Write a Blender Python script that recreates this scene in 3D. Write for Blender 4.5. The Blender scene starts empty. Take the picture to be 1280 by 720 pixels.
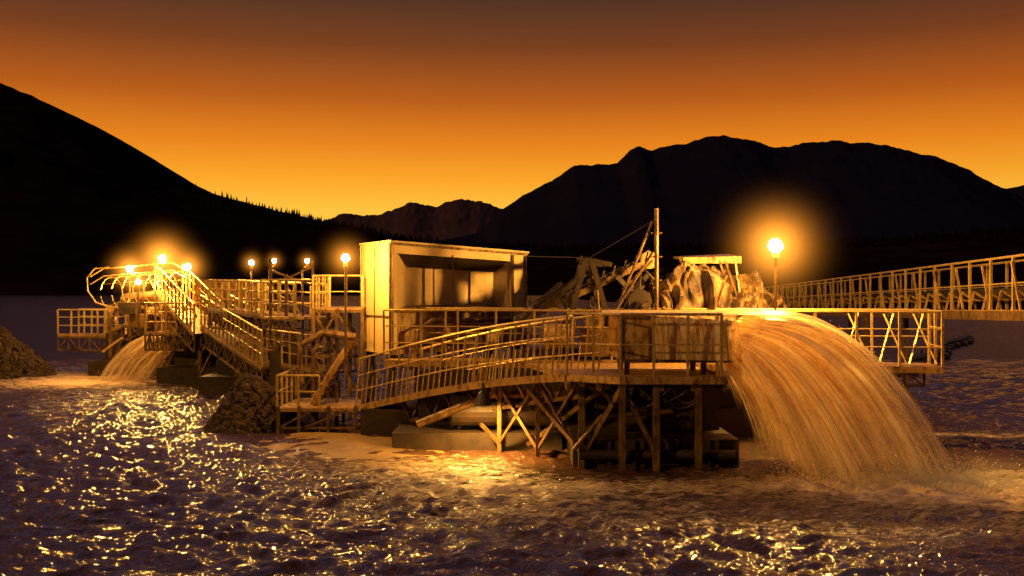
import bpy, math, random, bmesh
import numpy as np
from mathutils import Vector, Matrix, noise
random.seed(7); np.random.seed(7)
scene=bpy.context.scene
scene.view_settings.view_transform='Standard'
scene.view_settings.look='None'
scene.view_settings.exposure=0
scene.view_settings.gamma=1

# ---------------------------------------------------------------- node helpers
def new_mat(name):
    m=bpy.data.materials.new(name); m.use_nodes=True
    nt=m.node_tree; nt.nodes.clear()
    out=nt.nodes.new('ShaderNodeOutputMaterial')
    return m,nt,out
def N(nt,t,**kw):
    n=nt.nodes.new(t)
    for k,v in kw.items():
        if hasattr(n,k) and k not in n.inputs: setattr(n,k,v)
        else: n.inputs[k].default_value=v
    return n
def L(nt,a,b): nt.links.new(a,b)
def ramp(nt,stops,interp='LINEAR'):
    r=nt.nodes.new('ShaderNodeValToRGB'); cr=r.color_ramp; cr.interpolation=interp
    while len(cr.elements)<len(stops): cr.elements.new(0.5)
    for e,(p,c) in zip(cr.elements,stops):
        e.position=p; e.color=(c[0],c[1],c[2],1) if len(c)==3 else c
    return r
def M(nt,op,a,b=None,c=None,clamp=False):
    n=nt.nodes.new('ShaderNodeMath'); n.operation=op; n.use_clamp=clamp
    for i,v in enumerate((a,b,c)):
        if v is None: continue
        if isinstance(v,(int,float)): n.inputs[i].default_value=v
        else: nt.links.new(v,n.inputs[i])
    return n.outputs[0]

def steel(name,c1,c2,rust=(0.10,0.04,0.015),amt=0.5,rough=0.55,metal=0.2,scale=2.5,st=(2.2,2.2,0.9)):
    m,nt,out=new_mat(name)
    tc=N(nt,'ShaderNodeTexCoord')
    n1=N(nt,'ShaderNodeTexNoise',Scale=scale,Detail=8.0,Roughness=0.65)
    mp=N(nt,'ShaderNodeMapping'); mp.inputs['Scale'].default_value=st
    n2=N(nt,'ShaderNodeTexNoise',Scale=scale*1.6,Detail=6.0,Roughness=0.7)
    L(nt,tc.outputs['Object'],n1.inputs['Vector']); L(nt,tc.outputs['Object'],mp.inputs[0]); L(nt,mp.outputs[0],n2.inputs['Vector'])
    r1=ramp(nt,[(0.3,c1),(0.7,c2)]); L(nt,n1.outputs[0],r1.inputs[0])
    r2=ramp(nt,[(0.62-0.2*amt,(0,0,0)),(0.80-0.2*amt,(1,1,1))]); L(nt,n2.outputs[0],r2.inputs[0])
    mx=N(nt,'ShaderNodeMix',data_type='RGBA'); mx.inputs[7].default_value=(*rust,1)
    L(nt,r2.outputs[0],mx.inputs[0]); L(nt,r1.outputs[0],mx.inputs[6])
    b=N(nt,'ShaderNodeBsdfPrincipled'); b.inputs['Metallic'].default_value=metal
    L(nt,mx.outputs[2],b.inputs['Base Color'])
    rr=M(nt,'MULTIPLY_ADD',n2.outputs[0],0.4,rough-0.15,clamp=True); L(nt,rr,b.inputs['Roughness'])
    bp=N(nt,'ShaderNodeBump',Strength=0.35,Distance=0.02); L(nt,n2.outputs[0],bp.inputs['Height']); L(nt,bp.outputs[0],b.inputs['Normal'])
    L(nt,b.outputs[0],out.inputs[0]); return m
def earth(name,stops,scale=3.0,bump=0.6,dist=0.1,rough=0.9,spec=0.2):
    m,nt,out=new_mat(name)
    tc=N(nt,'ShaderNodeTexCoord')
    n1=N(nt,'ShaderNodeTexNoise',Scale=scale,Detail=10.0,Roughness=0.7)
    L(nt,tc.outputs['Object'],n1.inputs['Vector'])
    r=ramp(nt,stops); L(nt,n1.outputs[0],r.inputs[0])
    b=N(nt,'ShaderNodeBsdfPrincipled',Roughness=rough); b.inputs['Specular IOR Level'].default_value=spec
    L(nt,r.outputs[0],b.inputs['Base Color'])
    bp=N(nt,'ShaderNodeBump',Strength=bump,Distance=dist); L(nt,n1.outputs[0],bp.inputs['Height']); L(nt,bp.outputs[0],b.inputs['Normal'])
    L(nt,b.outputs[0],out.inputs[0]); return m

RAIL=steel('rail_paint',(0.56,0.38,0.11),(0.76,0.55,0.18),amt=0.55,rough=0.34,metal=0.6,scale=6,rust=(0.16,0.07,0.02))
DECK=steel('deck_steel',(0.32,0.19,0.06),(0.50,0.32,0.11),amt=0.75,rough=0.45,metal=0.4)
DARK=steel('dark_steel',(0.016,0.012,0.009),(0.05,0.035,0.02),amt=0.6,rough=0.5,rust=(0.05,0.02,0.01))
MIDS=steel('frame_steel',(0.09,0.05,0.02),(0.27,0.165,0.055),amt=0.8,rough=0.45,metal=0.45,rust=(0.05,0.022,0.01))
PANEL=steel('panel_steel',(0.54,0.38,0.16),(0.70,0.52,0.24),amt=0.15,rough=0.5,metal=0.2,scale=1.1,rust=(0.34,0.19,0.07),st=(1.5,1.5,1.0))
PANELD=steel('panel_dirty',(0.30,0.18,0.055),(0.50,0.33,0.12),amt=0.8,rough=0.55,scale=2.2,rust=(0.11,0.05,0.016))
RUBBER=steel('rubber',(0.02,0.018,0.016),(0.05,0.04,0.035),amt=0.2,rough=0.7,metal=0)
CLOTH=earth('tarp_cloth',[(0.36,(0.012,0.007,0.004)),(0.50,(0.07,0.038,0.014)),(0.64,(0.30,0.18,0.06))],scale=1.9,bump=0.9,dist=0.15,rough=0.32,spec=0.8)  # wide colour range also paints orange highlights and dark folds
ROCK=earth('rock_gravel',[(0.3,(0.022,0.016,0.012)),(0.7,(0.09,0.06,0.04))],scale=4,bump=0.8)
SAND=earth('wet_sand',[(0.3,(0.20,0.12,0.035)),(0.7,(0.42,0.27,0.09))],scale=2.2,bump=1.0,dist=0.08,rough=0.35,spec=0.6)

# ---------------------------------------------------------------- geometry builder
class Obj:
    def __init__(s,name,loc=(0,0,0)):
        s.e=bpy.data.objects.new(name,None); scene.collection.objects.link(s.e); s.e.location=loc
        s.e.empty_display_size=0.3; s.parts={}
        s.loc=Vector(loc)
    def part(s,name,mat):
        if name not in s.parts: s.parts[name]=[[],[],mat]
        return s.parts[name]
    def done(s,smooth=()):
        for n,(v,f,m) in s.parts.items():
            me=bpy.data.meshes.new(n); me.from_pydata([tuple(Vector(a)-s.loc) for a in v],[],f); me.update()
            me.materials.append(m)
            o=bpy.data.objects.new(n,me); scene.collection.objects.link(o); o.parent=s.e
            if n in smooth: me.polygons.foreach_set('use_smooth',[True]*len(me.polygons))
        return s.e
def beam(P,a,b,w=0.08,h=None,up=Vector((0,0,1))):
    h=h or w; a=Vector(a); b=Vector(b); d=(b-a)
    if d.length<1e-5: return
    d.normalize()
    if abs(d.dot(up))>0.98: up=Vector((0,1,0))
    x=d.cross(up).normalized(); y=x.cross(d).normalized()
    V,F,_=P; n=len(V)
    for c in (a,b):
        for sx,sy in ((-1,-1),(1,-1),(1,1),(-1,1)):
            V.append(c+x*sx*w/2+y*sy*h/2)
    F+= [(n,n+3,n+2,n+1),(n+4,n+5,n+6,n+7)]
    for i in range(4):
        j=(i+1)%4; F.append((n+i,n+j,n+4+j,n+4+i))
def pipe(P,pts,r=0.02,seg=7):
    V,F,_=P; pts=[Vector(p) for p in pts]; base=len(V)
    for i,p in enumerate(pts):
        d=(pts[min(i+1,len(pts)-1)]-pts[max(i-1,0)])
        if d.length<1e-6: d=Vector((0,0,1))
        d.normalize(); up=Vector((0,0,1)) if abs(d.z)<0.95 else Vector((0,1,0))
        x=d.cross(up).normalized(); y=x.cross(d)
        for k in range(seg):
            a=2*math.pi*k/seg; V.append(p+x*math.cos(a)*r+y*math.sin(a)*r)
    for i in range(len(pts)-1):
        for k in range(seg):
            q=(k+1)%seg; F.append((base+i*seg+k,base+i*seg+q,base+(i+1)*seg+q,base+(i+1)*seg+k))
    F.append(tuple(base+k for k in range(seg))[::-1]); e=base+(len(pts)-1)*seg
    F.append(tuple(e+k for k in range(seg)))
def box(P,lo,hi):
    V,F,_=P; n=len(V)
    for z in (lo[2],hi[2]):
        for x,y in ((lo[0],lo[1]),(hi[0],lo[1]),(hi[0],hi[1]),(lo[0],hi[1])): V.append(Vector((x,y,z)))
    F+=[(n,n+3,n+2,n+1),(n+4,n+5,n+6,n+7)]
    for i in range(4):
        j=(i+1)%4; F.append((n+i,n+j,n+4+j,n+4+i))
def quadslab(P,pts,t):
    V,F,_=P; n=len(V); pts=[Vector(p) for p in pts]
    nm=(pts[1]-pts[0]).cross(pts[3]-pts[0]).normalized()
    for p in pts: V.append(p)
    for p in pts: V.append(p-nm*t)
    F+=[(n,n+1,n+2,n+3),(n+7,n+6,n+5,n+4)]
    for i in range(4):
        j=(i+1)%4; F.append((n+i,n+4+i,n+4+j,n+j))
def resample(pts,sp):
    pts=[Vector(p) for p in pts]; out=[pts[0]]
    for a,b in zip(pts,pts[1:]):
        n=max(1,round((b-a).length/sp))
        for i in range(1,n+1): out.append(a.lerp(b,i/n))
    return out
def railing(P,pts,h=1.07,sp=1.1,r=0.024,mids=(0.36,0.70),j=0.012,lean=0.0):
    posts=resample(pts,sp)
    for p in posts:
        q=p+Vector((random.uniform(-j,j)+lean,random.uniform(-j,j),h))
        beam(P,p,q,r*2.1,r*2.1)
    up=Vector((lean,0,h))
    pipe(P,[Vector(p)+up for p in pts],r*1.15)
    for m in mids: pipe(P,[Vector(p)+up*m for p in pts],r*0.72)
def truss(P,a,b,drop,n,w=0.06):
    a=Vector(a); b=Vector(b); dz=Vector((0,0,-drop))
    beam(P,a,b,w); beam(P,a+dz,b+dz,w)
    for i in range(n):
        p=a.lerp(b,i/n); q=a.lerp(b,(i+1)/n)
        beam(P,p,p+dz,w*0.7)
        if i%2: beam(P,p,q+dz,w*0.7)
        else: beam(P,p+dz,q,w*0.7)
    beam(P,b,b+dz,w*0.7)
def grid_mesh(name,co,nu,nv,mat,parent=None,smooth=True,uv=None):
    me=bpy.data.meshes.new(name); nvt=nu*nv
    me.vertices.add(nvt); me.vertices.foreach_set('co',np.asarray(co,dtype=np.float32).ravel())
    i=np.arange(nu-1)[:,None]*nv+np.arange(nv-1)[None,:]
    q=np.stack([i,i+nv,i+nv+1,i+1],-1).reshape(-1,4); nf=len(q)
    me.loops.add(nf*4); me.loops.foreach_set('vertex_index',q.ravel().astype(np.int32))
    me.polygons.add(nf); me.polygons.foreach_set('loop_start',np.arange(nf,dtype=np.int32)*4)
    me.polygons.foreach_set('loop_total',np.full(nf,4,dtype=np.int32))
    me.polygons.foreach_set('use_smooth',np.full(nf,smooth,dtype=bool))
    me.update(calc_edges=True)
    if uv is not None:
        l=me.uv_layers.new(name='UVMap'); l.data.foreach_set('uv',np.asarray(uv,dtype=np.float32)[q.ravel()].ravel())
    me.materials.append(mat)
    o=bpy.data.objects.new(name,me); scene.collection.objects.link(o)
    if parent: o.parent=parent
    return o

# ---------------------------------------------------------------- world sky (dusk)
w=bpy.data.worlds.new('sky'); scene.world=w; w.use_nodes=True
nt=w.node_tree; nt.nodes.clear()
out=nt.nodes.new('ShaderNodeOutputWorld'); bg=nt.nodes.new('ShaderNodeBackground')
tc=N(nt,'ShaderNodeTexCoord'); sep=N(nt,'ShaderNodeSeparateXYZ'); L(nt,tc.outputs['Generated'],sep.inputs[0])
wr=ramp(nt,[(0.0,(1.0,.58,.07)),(0.075,(1.0,.54,.055)),(0.105,(.95,.38,.022)),(0.14,(.80,.225,.010)),(0.185,(.46,.10,.007)),
            (0.235,(.18,.044,.010)),(0.285,(.056,.025,.014)),(0.38,(.06,.038,.045)),(0.50,(.28,.21,.34)),(0.66,(.30,.24,.46)),(0.85,(.05,.04,.10))])
L(nt,sep.outputs[2],wr.inputs[0])
dt=N(nt,'ShaderNodeVectorMath',operation='DOT_PRODUCT'); L(nt,tc.outputs['Generated'],dt.inputs[0]); dt.inputs[1].default_value=(-0.20,0.98,0)
az=N(nt,'ShaderNodeMapRange'); az.inputs[1].default_value=-0.1; az.inputs[2].default_value=0.93; az.interpolation_type='SMOOTHSTEP'
L(nt,M(nt,'MULTIPLY_ADD',sep.outputs[2],0.35,dt.outputs['Value']),az.inputs[0])
east=ramp(nt,[(0.0,(.012,.009,.012)),(0.2,(.016,.012,.018)),(0.8,(.03,.025,.05))]); L(nt,sep.outputs[2],east.inputs[0])
mx=N(nt,'ShaderNodeMix',data_type='RGBA'); L(nt,az.outputs[0],mx.inputs[0]); L(nt,east.outputs[0],mx.inputs[6]); L(nt,wr.outputs[0],mx.inputs[7])
sky=N(nt,'ShaderNodeTexSky'); sky.sky_type='NISHITA'; sky.sun_disc=False
sky.sun_elevation=math.radians(1.0); sky.sun_rotation=math.radians(-12); sky.dust_density=4
ad=N(nt,'ShaderNodeMix',data_type='RGBA',blend_type='ADD'); ad.inputs[0].default_value=0.004
L(nt,mx.outputs[2],ad.inputs[6]); L(nt,sky.outputs[0],ad.inputs[7])
L(nt,ad.outputs[2],bg.inputs[0]); bg.inputs[1].default_value=1.0
L(nt,bg.outputs[0],out.inputs[0])

# weak warm sun lamp (front fill added to light the structures; sunset lies ahead, behind the hills)
sd=bpy.data.lights.new('fill_sun','SUN'); sd.energy=1.6; sd.color=(1,0.47,0.08); sd.angle=math.radians(1.5)
so=bpy.data.objects.new('fill_sun',sd); scene.collection.objects.link(so)
so.rotation_euler=Vector((0.80,0.52,-0.34)).to_track_quat('-Z','Y').to_euler()

# ---------------------------------------------------------------- camera
cd=bpy.data.cameras.new('camera'); cam=bpy.data.objects.new('camera',cd); scene.collection.objects.link(cam)
cam.location=(0,0,3.24); cam.rotation_euler=(math.radians(90),0,0); cd.lens=35; cd.clip_end=20000; cd.clip_start=0.1
scene.camera=cam

# ---------------------------------------------------------------- terrain
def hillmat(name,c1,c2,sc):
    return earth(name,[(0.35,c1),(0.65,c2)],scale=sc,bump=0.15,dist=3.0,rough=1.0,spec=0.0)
def terrain(name,prof,yr,yf,yb,mat,nu=420,nv=60,rough=0.05,jag=0.01,pw=0.9,fscale=0.01):
    xs=np.linspace(prof[0][0],prof[-1][0],nu); zs=np.interp(xs,[p[0] for p in prof],[p[1] for p in prof])
    co=[]
    for i in range(nu):
        for j in range(nv):
            v=j/(nv-1)
            if v<0.7: t=v/0.7; y=yf+(yr-yf)*t; k=t**pw
            else: t=(v-0.7)/0.3; y=yr+(yb-yr)*t; k=1-t*t*0.9
            x=xs[i]*(0.35+0.65*y/yr) if y<yr else xs[i]
            n=noise.fractal(Vector((x*fscale,y*fscale,1.3)),1.0,2.0,6)
            n2=noise.fractal(Vector((x*fscale*6,y*fscale*6,4.3)),1.0,2.0,4)
            z=zs[i]*(k+rough*n*math.sin(math.pi*min(k,1))) + zs[i]*jag*n2*k
            if j==0: z=-3
            co.append((x,y,z))
    return grid_mesh(name,co,nu,nv,mat,smooth=True)
hill_prof=[(-1500,430),(-900,345),(-700,285),(-560,232),(-463,188),(-420,170),(-376,146),(-326,113),(-282,92),(-246,82),(-203,71),(-152,60),(-116,52),(-72,44),(7,41),(43,39),(116,40),(224,42),(333,46),(405,52),(463,57),(622,66),(900,70),(1500,60)]
HM=hillmat('hill_forest',(0.004,0.0022,0.002),(0.012,0.007,0.005),0.02)
TM=hillmat('conifer_foliage',(0.003,0.002,0.0018),(0.008,0.005,0.004),0.05)
terrain('hill',hill_prof,900,420,1500,HM,nu=500,nv=50,rough=0.06,jag=0.012,pw=1.0,fscale=0.012)
mt=[(-700,120),(-300,160),(-113,200),(-42,279),(42,332),(127,374),(219,439),(281,442),(371,445),(422,498),(450,507),(492,490),(549,507),(619,515),(689,535),(746,540),(844,526),(900,504),(971,501),(1041,518),(1125,523),(1252,518),(1350,498),(1463,476),(1562,439),(1646,397),(1716,360),(1758,352),(1801,366),(1970,383),(2280,313),(3200,260)]
terrain('mountain',mt,3500,1700,5000,hillmat('hazed_mountain_rock',(0.008,0.007,0.018),(0.010,0.009,0.021),0.006),nu=700,nv=60,rough=0.02,jag=0.015,pw=1.3,fscale=0.004)  # bluish air haze is put into the rock colour
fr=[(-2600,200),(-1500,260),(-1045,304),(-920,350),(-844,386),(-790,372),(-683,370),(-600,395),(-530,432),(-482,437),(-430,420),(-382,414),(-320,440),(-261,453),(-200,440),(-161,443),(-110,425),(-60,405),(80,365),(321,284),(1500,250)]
terrain('mountain',fr,5000,3700,6500,hillmat('hazed_far_mountain_rock',(0.04,0.022,0.028),(0.048,0.03,0.036),0.006),nu=500,nv=50,rough=0.02,jag=0.026,pw=1.2,fscale=0.006)  # paler distance haze is put into the rock colour
def lowland():
    nu,nv=120,40; co=[]
    for i in range(nu):
        for j in range(nv):
            t=j/(nv-1); y=140+t*330
            x=-60+i/(nu-1)*620
            x0=max(0.0,min(1.0,(x-10)/60))
            z=-0.8+ (t*9+1.2)*x0+noise.fractal(Vector((x*.05,y*.05,0)),1,2,5)*1.2*x0
            co.append((x,y,z))
    return grid_mesh('ground',co,nu,nv,HM,smooth=False)
lowland()

# conifer mass
def conifers():
    V=[];F=[]
    px=[p[0] for p in hill_prof]; pz=[p[1] for p in hill_prof]
    def tree(x,y,z,h):
        r=h*random.uniform(.16,.24); lx=random.uniform(-.03,.03)*h
        for (z0,z1,rr) in ((0.0,0.5,1.0),(0.22,0.72,.78),(0.48,1.0,.52)):
            n=len(V); k=6
            for a in range(k):
                an=2*math.pi*a/k+random.random()*.5; q=r*rr*random.uniform(.65,1.2)
                V.append((x+math.cos(an)*q,y+math.sin(an)*q,z+h*z0+random.uniform(-.04,.04)*h))
            V.append((x+lx,y,z+h*z1))
            for a in range(k): F.append((n+a,n+(a+1)%k,n+k))
    for row in range(9):
        y=900-row*13
        x=-300
        while x<700:
            x+=random.uniform(0.9,3.0)
            if x<-170 and random.random()<(-170-x)/130: continue
            t=(y-420)/480.
            xr=x
            xi=xr/(0.35+0.65*y/900)
            z=np.interp(xi,px,pz)*t
            tree(xr,y+random.uniform(-5,5),z-1.0,random.uniform(2.5,6) if random.random()<.88 else random.uniform(6,8.5))
    me=bpy.data.meshes.new('conifers'); me.from_pydata(V,[],F); me.materials.append(TM)
    o=bpy.data.objects.new('distant_tree_line',me); scene.collection.objects.link(o)
conifers()

# ---------------------------------------------------------------- water
FALL=(6.0,17.0)
def axis(fine,step,limit,g):
    a=list(np.arange(0,fine,step)); s=step
    while a[-1]<limit: s*=g; a.append(a[-1]+s)
    a=np.array(a); return np.concatenate([-a[:0:-1],a])
xs=axis(9.5,0.042,7000,1.035)
ys=[-300,-100,-30,-5,3,7]; y=7.6
while y<45: ys.append(y); y+=0.0034*y
while y<7000: ys.append(y); y*=1.03
ys=np.array(ys)
X,Y=np.meshgrid(xs,ys,indexing='ij')
Z=np.zeros_like(X)
rng=np.random.RandomState(3)
WX=X+0.30*np.sin(Y*0.9+1.3*np.sin(X*0.5))+0.13*np.sin(Y*2.3+X*1.1)+.03*np.sin(Y*6.1+X*4)
WY=Y+0.26*np.sin(X*0.8+1.1*np.sin(Y*0.6))+0.10*np.sin(X*2.9-Y*1.7)+.03*np.sin(X*7.3-Y*3)
for k in range(70):
    lam=0.19*(9.0**(rng.rand()**1.35)); th=rng.normal(1.35,0.60); K=2*math.pi/lam
    amp=0.0080*lam**0.88
    ph=K*(WX*math.cos(th)+WY*math.sin(th))+rng.rand()*6.28
    s=np.sin(ph)
    fade=np.clip(1.7-(Y*0.0034*3.5)/lam,0,1)*np.clip(1.7-(np.gradient(xs)[:,None]*3.5)/lam,0,1)
    Z+=amp*((1-2*np.abs(s)**1.5)*.75+0.6*s)*fade
patch=0.88+0.30*np.sin(X*0.35+np.sin(Y*0.4)*1.5)*np.sin(Y*0.31+X*0.12)
turb=np.exp(-(((X-FALL[0]-1)/3.4)**2+((Y-FALL[1]+.8)/2.2)**2))
Z*=patch*(1+1.1*turb)
Z-=Z[(Y>9)&(Y<30)&(np.abs(X)<9)].mean()
Z*=np.clip((70-Y)/30,0,1)
def G2(cx,cy,sx_,sy_,rot=0): return np.exp(-((((X-cx))/sx_)**2+((Y-cy-rot*(X-cx))/sy_)**2))
foam_sheen=1.3*G2(6.6,16.3,2.3,0.9)+1.2*G2(9.0,15.9,3.6,1.2)+0.7*G2(10.5,21.8,3.5,.5)
foam_sheen+=1.1*G2(-14.6,34.0,2.0,1.6)+0.8*G2(-15.5,38,3.0,5)+.2*G2(-12,28,2.5,4)
foam_sheen+=0.45*G2(1.5,16.2,4.0,.6,.12)+0.62*G2(-1.4,17.5,2.0,1.3,-.45)+.36*G2(0.0,14.8,2.6,1.6)+.25*G2(5,14,4,1.2)  # centre and left patches also carry golden reflections as foam colour
co=np.stack([X,Y,Z],-1).reshape(-1,3)
m,nt,out=new_mat('river_water')
at=N(nt,'ShaderNodeAttribute',attribute_name='foam_sheen')
tc=N(nt,'ShaderNodeTexCoord')
mpg=N(nt,'ShaderNodeMapping'); mpg.inputs['Scale'].default_value=(1,1.7,1); mpg.inputs['Rotation'].default_value=(0,0,0.2); L(nt,tc.outputs['Object'],mpg.inputs[0])
n1=N(nt,'ShaderNodeTexNoise',Scale=8.0,Detail=4.0,Roughness=0.6,Distortion=0.5); L(nt,mpg.outputs[0],n1.inputs['Vector'])
n2=N(nt,'ShaderNodeTexNoise',Scale=2.6,Detail=2.0,Roughness=0.5,Distortion=0.8); L(nt,mpg.outputs[0],n2.inputs['Vector'])
mpf=N(nt,'ShaderNodeMapping'); mpf.inputs['Scale'].default_value=(1.0,3.0,1); L(nt,tc.outputs['Object'],mpf.inputs[0])
n3=N(nt,'ShaderNodeTexNoise',Scale=2.8,Detail=10.0,Roughness=0.76,Distortion=1.0); L(nt,mpf.outputs[0],n3.inputs['Vector'])
fm=M(nt,'ADD',M(nt,'MULTIPLY_ADD',n3.outputs[0],4.4,-2.25),at.outputs['Fac'])
fm2=M(nt,'MULTIPLY',M(nt,'MULTIPLY',fm,M(nt,'MULTIPLY',at.outputs['Fac'],2.4,clamp=True)),1.0,clamp=True)
cr=N(nt,'ShaderNodeMix',data_type='RGBA'); cr.inputs[6].default_value=(0.055,0.026,0.013,1); cr.inputs[7].default_value=(0.84,0.62,0.32,1)
L(nt,fm2,cr.inputs[0])
b=N(nt,'ShaderNodeBsdfPrincipled',IOR=1.44); L(nt,cr.outputs[2],b.inputs['Base Color'])
L(nt,M(nt,'MULTIPLY_ADD',fm2,0.45,0.09),b.inputs['Roughness'])
hh=M(nt,'ADD',M(nt,'ADD',n1.outputs[0],M(nt,'MULTIPLY',n2.outputs[0],1.3)),M(nt,'MULTIPLY',fm2,.5))
bp=N(nt,'ShaderNodeBump',Strength=1.0,Distance=0.05); L(nt,hh,bp.inputs['Height']); L(nt,bp.outputs[0],b.inputs['Normal'])
L(nt,b.outputs[0],out.inputs[0])
wo=grid_mesh('water',co,len(xs),len(ys),m)
a=wo.data.attributes.new('foam_sheen','FLOAT','POINT'); a.data.foreach_set('value',np.clip(foam_sheen,0,1.3).ravel().astype(np.float32))

# ---------------------------------------------------------------- discharge water
def fallmat(name):
    m,nt,out=new_mat(name)
    uv=N(nt,'ShaderNodeUVMap'); sp=N(nt,'ShaderNodeSeparateXYZ'); L(nt,uv.outputs[0],sp.inputs[0])
    mp=N(nt,'ShaderNodeMapping'); mp.inputs['Scale'].default_value=(16,0.9,1); L(nt,uv.outputs[0],mp.inputs[0])
    a=N(nt,'ShaderNodeTexNoise',Scale=1.0,Detail=6.0,Roughness=0.6,Distortion=0.2); L(nt,mp.outputs[0],a.inputs['Vector'])
    mp2=N(nt,'ShaderNodeMapping'); mp2.inputs['Scale'].default_value=(90,3.6,1); L(nt,uv.outputs[0],mp2.inputs[0])
    c=N(nt,'ShaderNodeTexNoise',Scale=1.0,Detail=5.0,Roughness=0.65); L(nt,mp2.outputs[0],c.inputs['Vector'])
    mp3=N(nt,'ShaderNodeMapping'); mp3.inputs['Scale'].default_value=(9,8,1); L(nt,uv.outputs[0],mp3.inputs[0])
    e=N(nt,'ShaderNodeTexNoise',Scale=1.0,Detail=6.0,Roughness=0.75,Distortion=.5); L(nt,mp3.outputs[0],e.inputs['Vector'])
    mixn=M(nt,'ADD',M(nt,'ADD',M(nt,'MULTIPLY',a.outputs[0],0.42),M(nt,'MULTIPLY',c.outputs[0],0.42)),M(nt,'MULTIPLY',e.outputs[0],.16))
    col=ramp(nt,[(0.39,(0.50,0.27,0.08)),(0.47,(0.90,0.64,0.28)),(0.56,(1.0,0.88,0.58))]); L(nt,mixn,col.inputs[0])
    d=N(nt,'ShaderNodeBsdfPrincipled',Roughness=0.34); L(nt,col.outputs[0],d.inputs['Base Color'])
    tr=N(nt,'ShaderNodeBsdfTranslucent'); L(nt,col.outputs[0],tr.inputs[0])
    bp=N(nt,'ShaderNodeBump',Strength=0.6,Distance=0.05); L(nt,mixn,bp.inputs['Height']); L(nt,bp.outputs[0],d.inputs['Normal'])
    ms=N(nt,'ShaderNodeMixShader'); ms.inputs[0].default_value=0.5; L(nt,d.outputs[0],ms.inputs[1]); L(nt,tr.outputs[0],ms.inputs[2])
    thr=M(nt,'MULTIPLY_ADD',M(nt,'POWER',sp.outputs[1],2.5),0.13,0.33)
    edge=M(nt,'MULTIPLY',M(nt,'POWER',M(nt,'ABSOLUTE',M(nt,'MULTIPLY_ADD',sp.outputs[0],2.0,-1.0)),9.0),0.17)
    al=M(nt,'MULTIPLY',M(nt,'SUBTRACT',mixn,M(nt,'ADD',thr,edge)),5.5,clamp=True)
    tp=N(nt,'ShaderNodeBsdfTransparent'); m2=N(nt,'ShaderNodeMixShader'); L(nt,al,m2.inputs[0]); L(nt,tp.outputs[0],m2.inputs[1]); L(nt,ms.outputs[0],m2.inputs[2])
    L(nt,m2.outputs[0],out.inputs[0]); return m
FM=fallmat('falling_muddy_water')
DROP=earth('droplet_water',[(0.3,(0.85,0.66,0.4)),(0.7,(0.95,0.78,0.5))],rough=.3)
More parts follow.
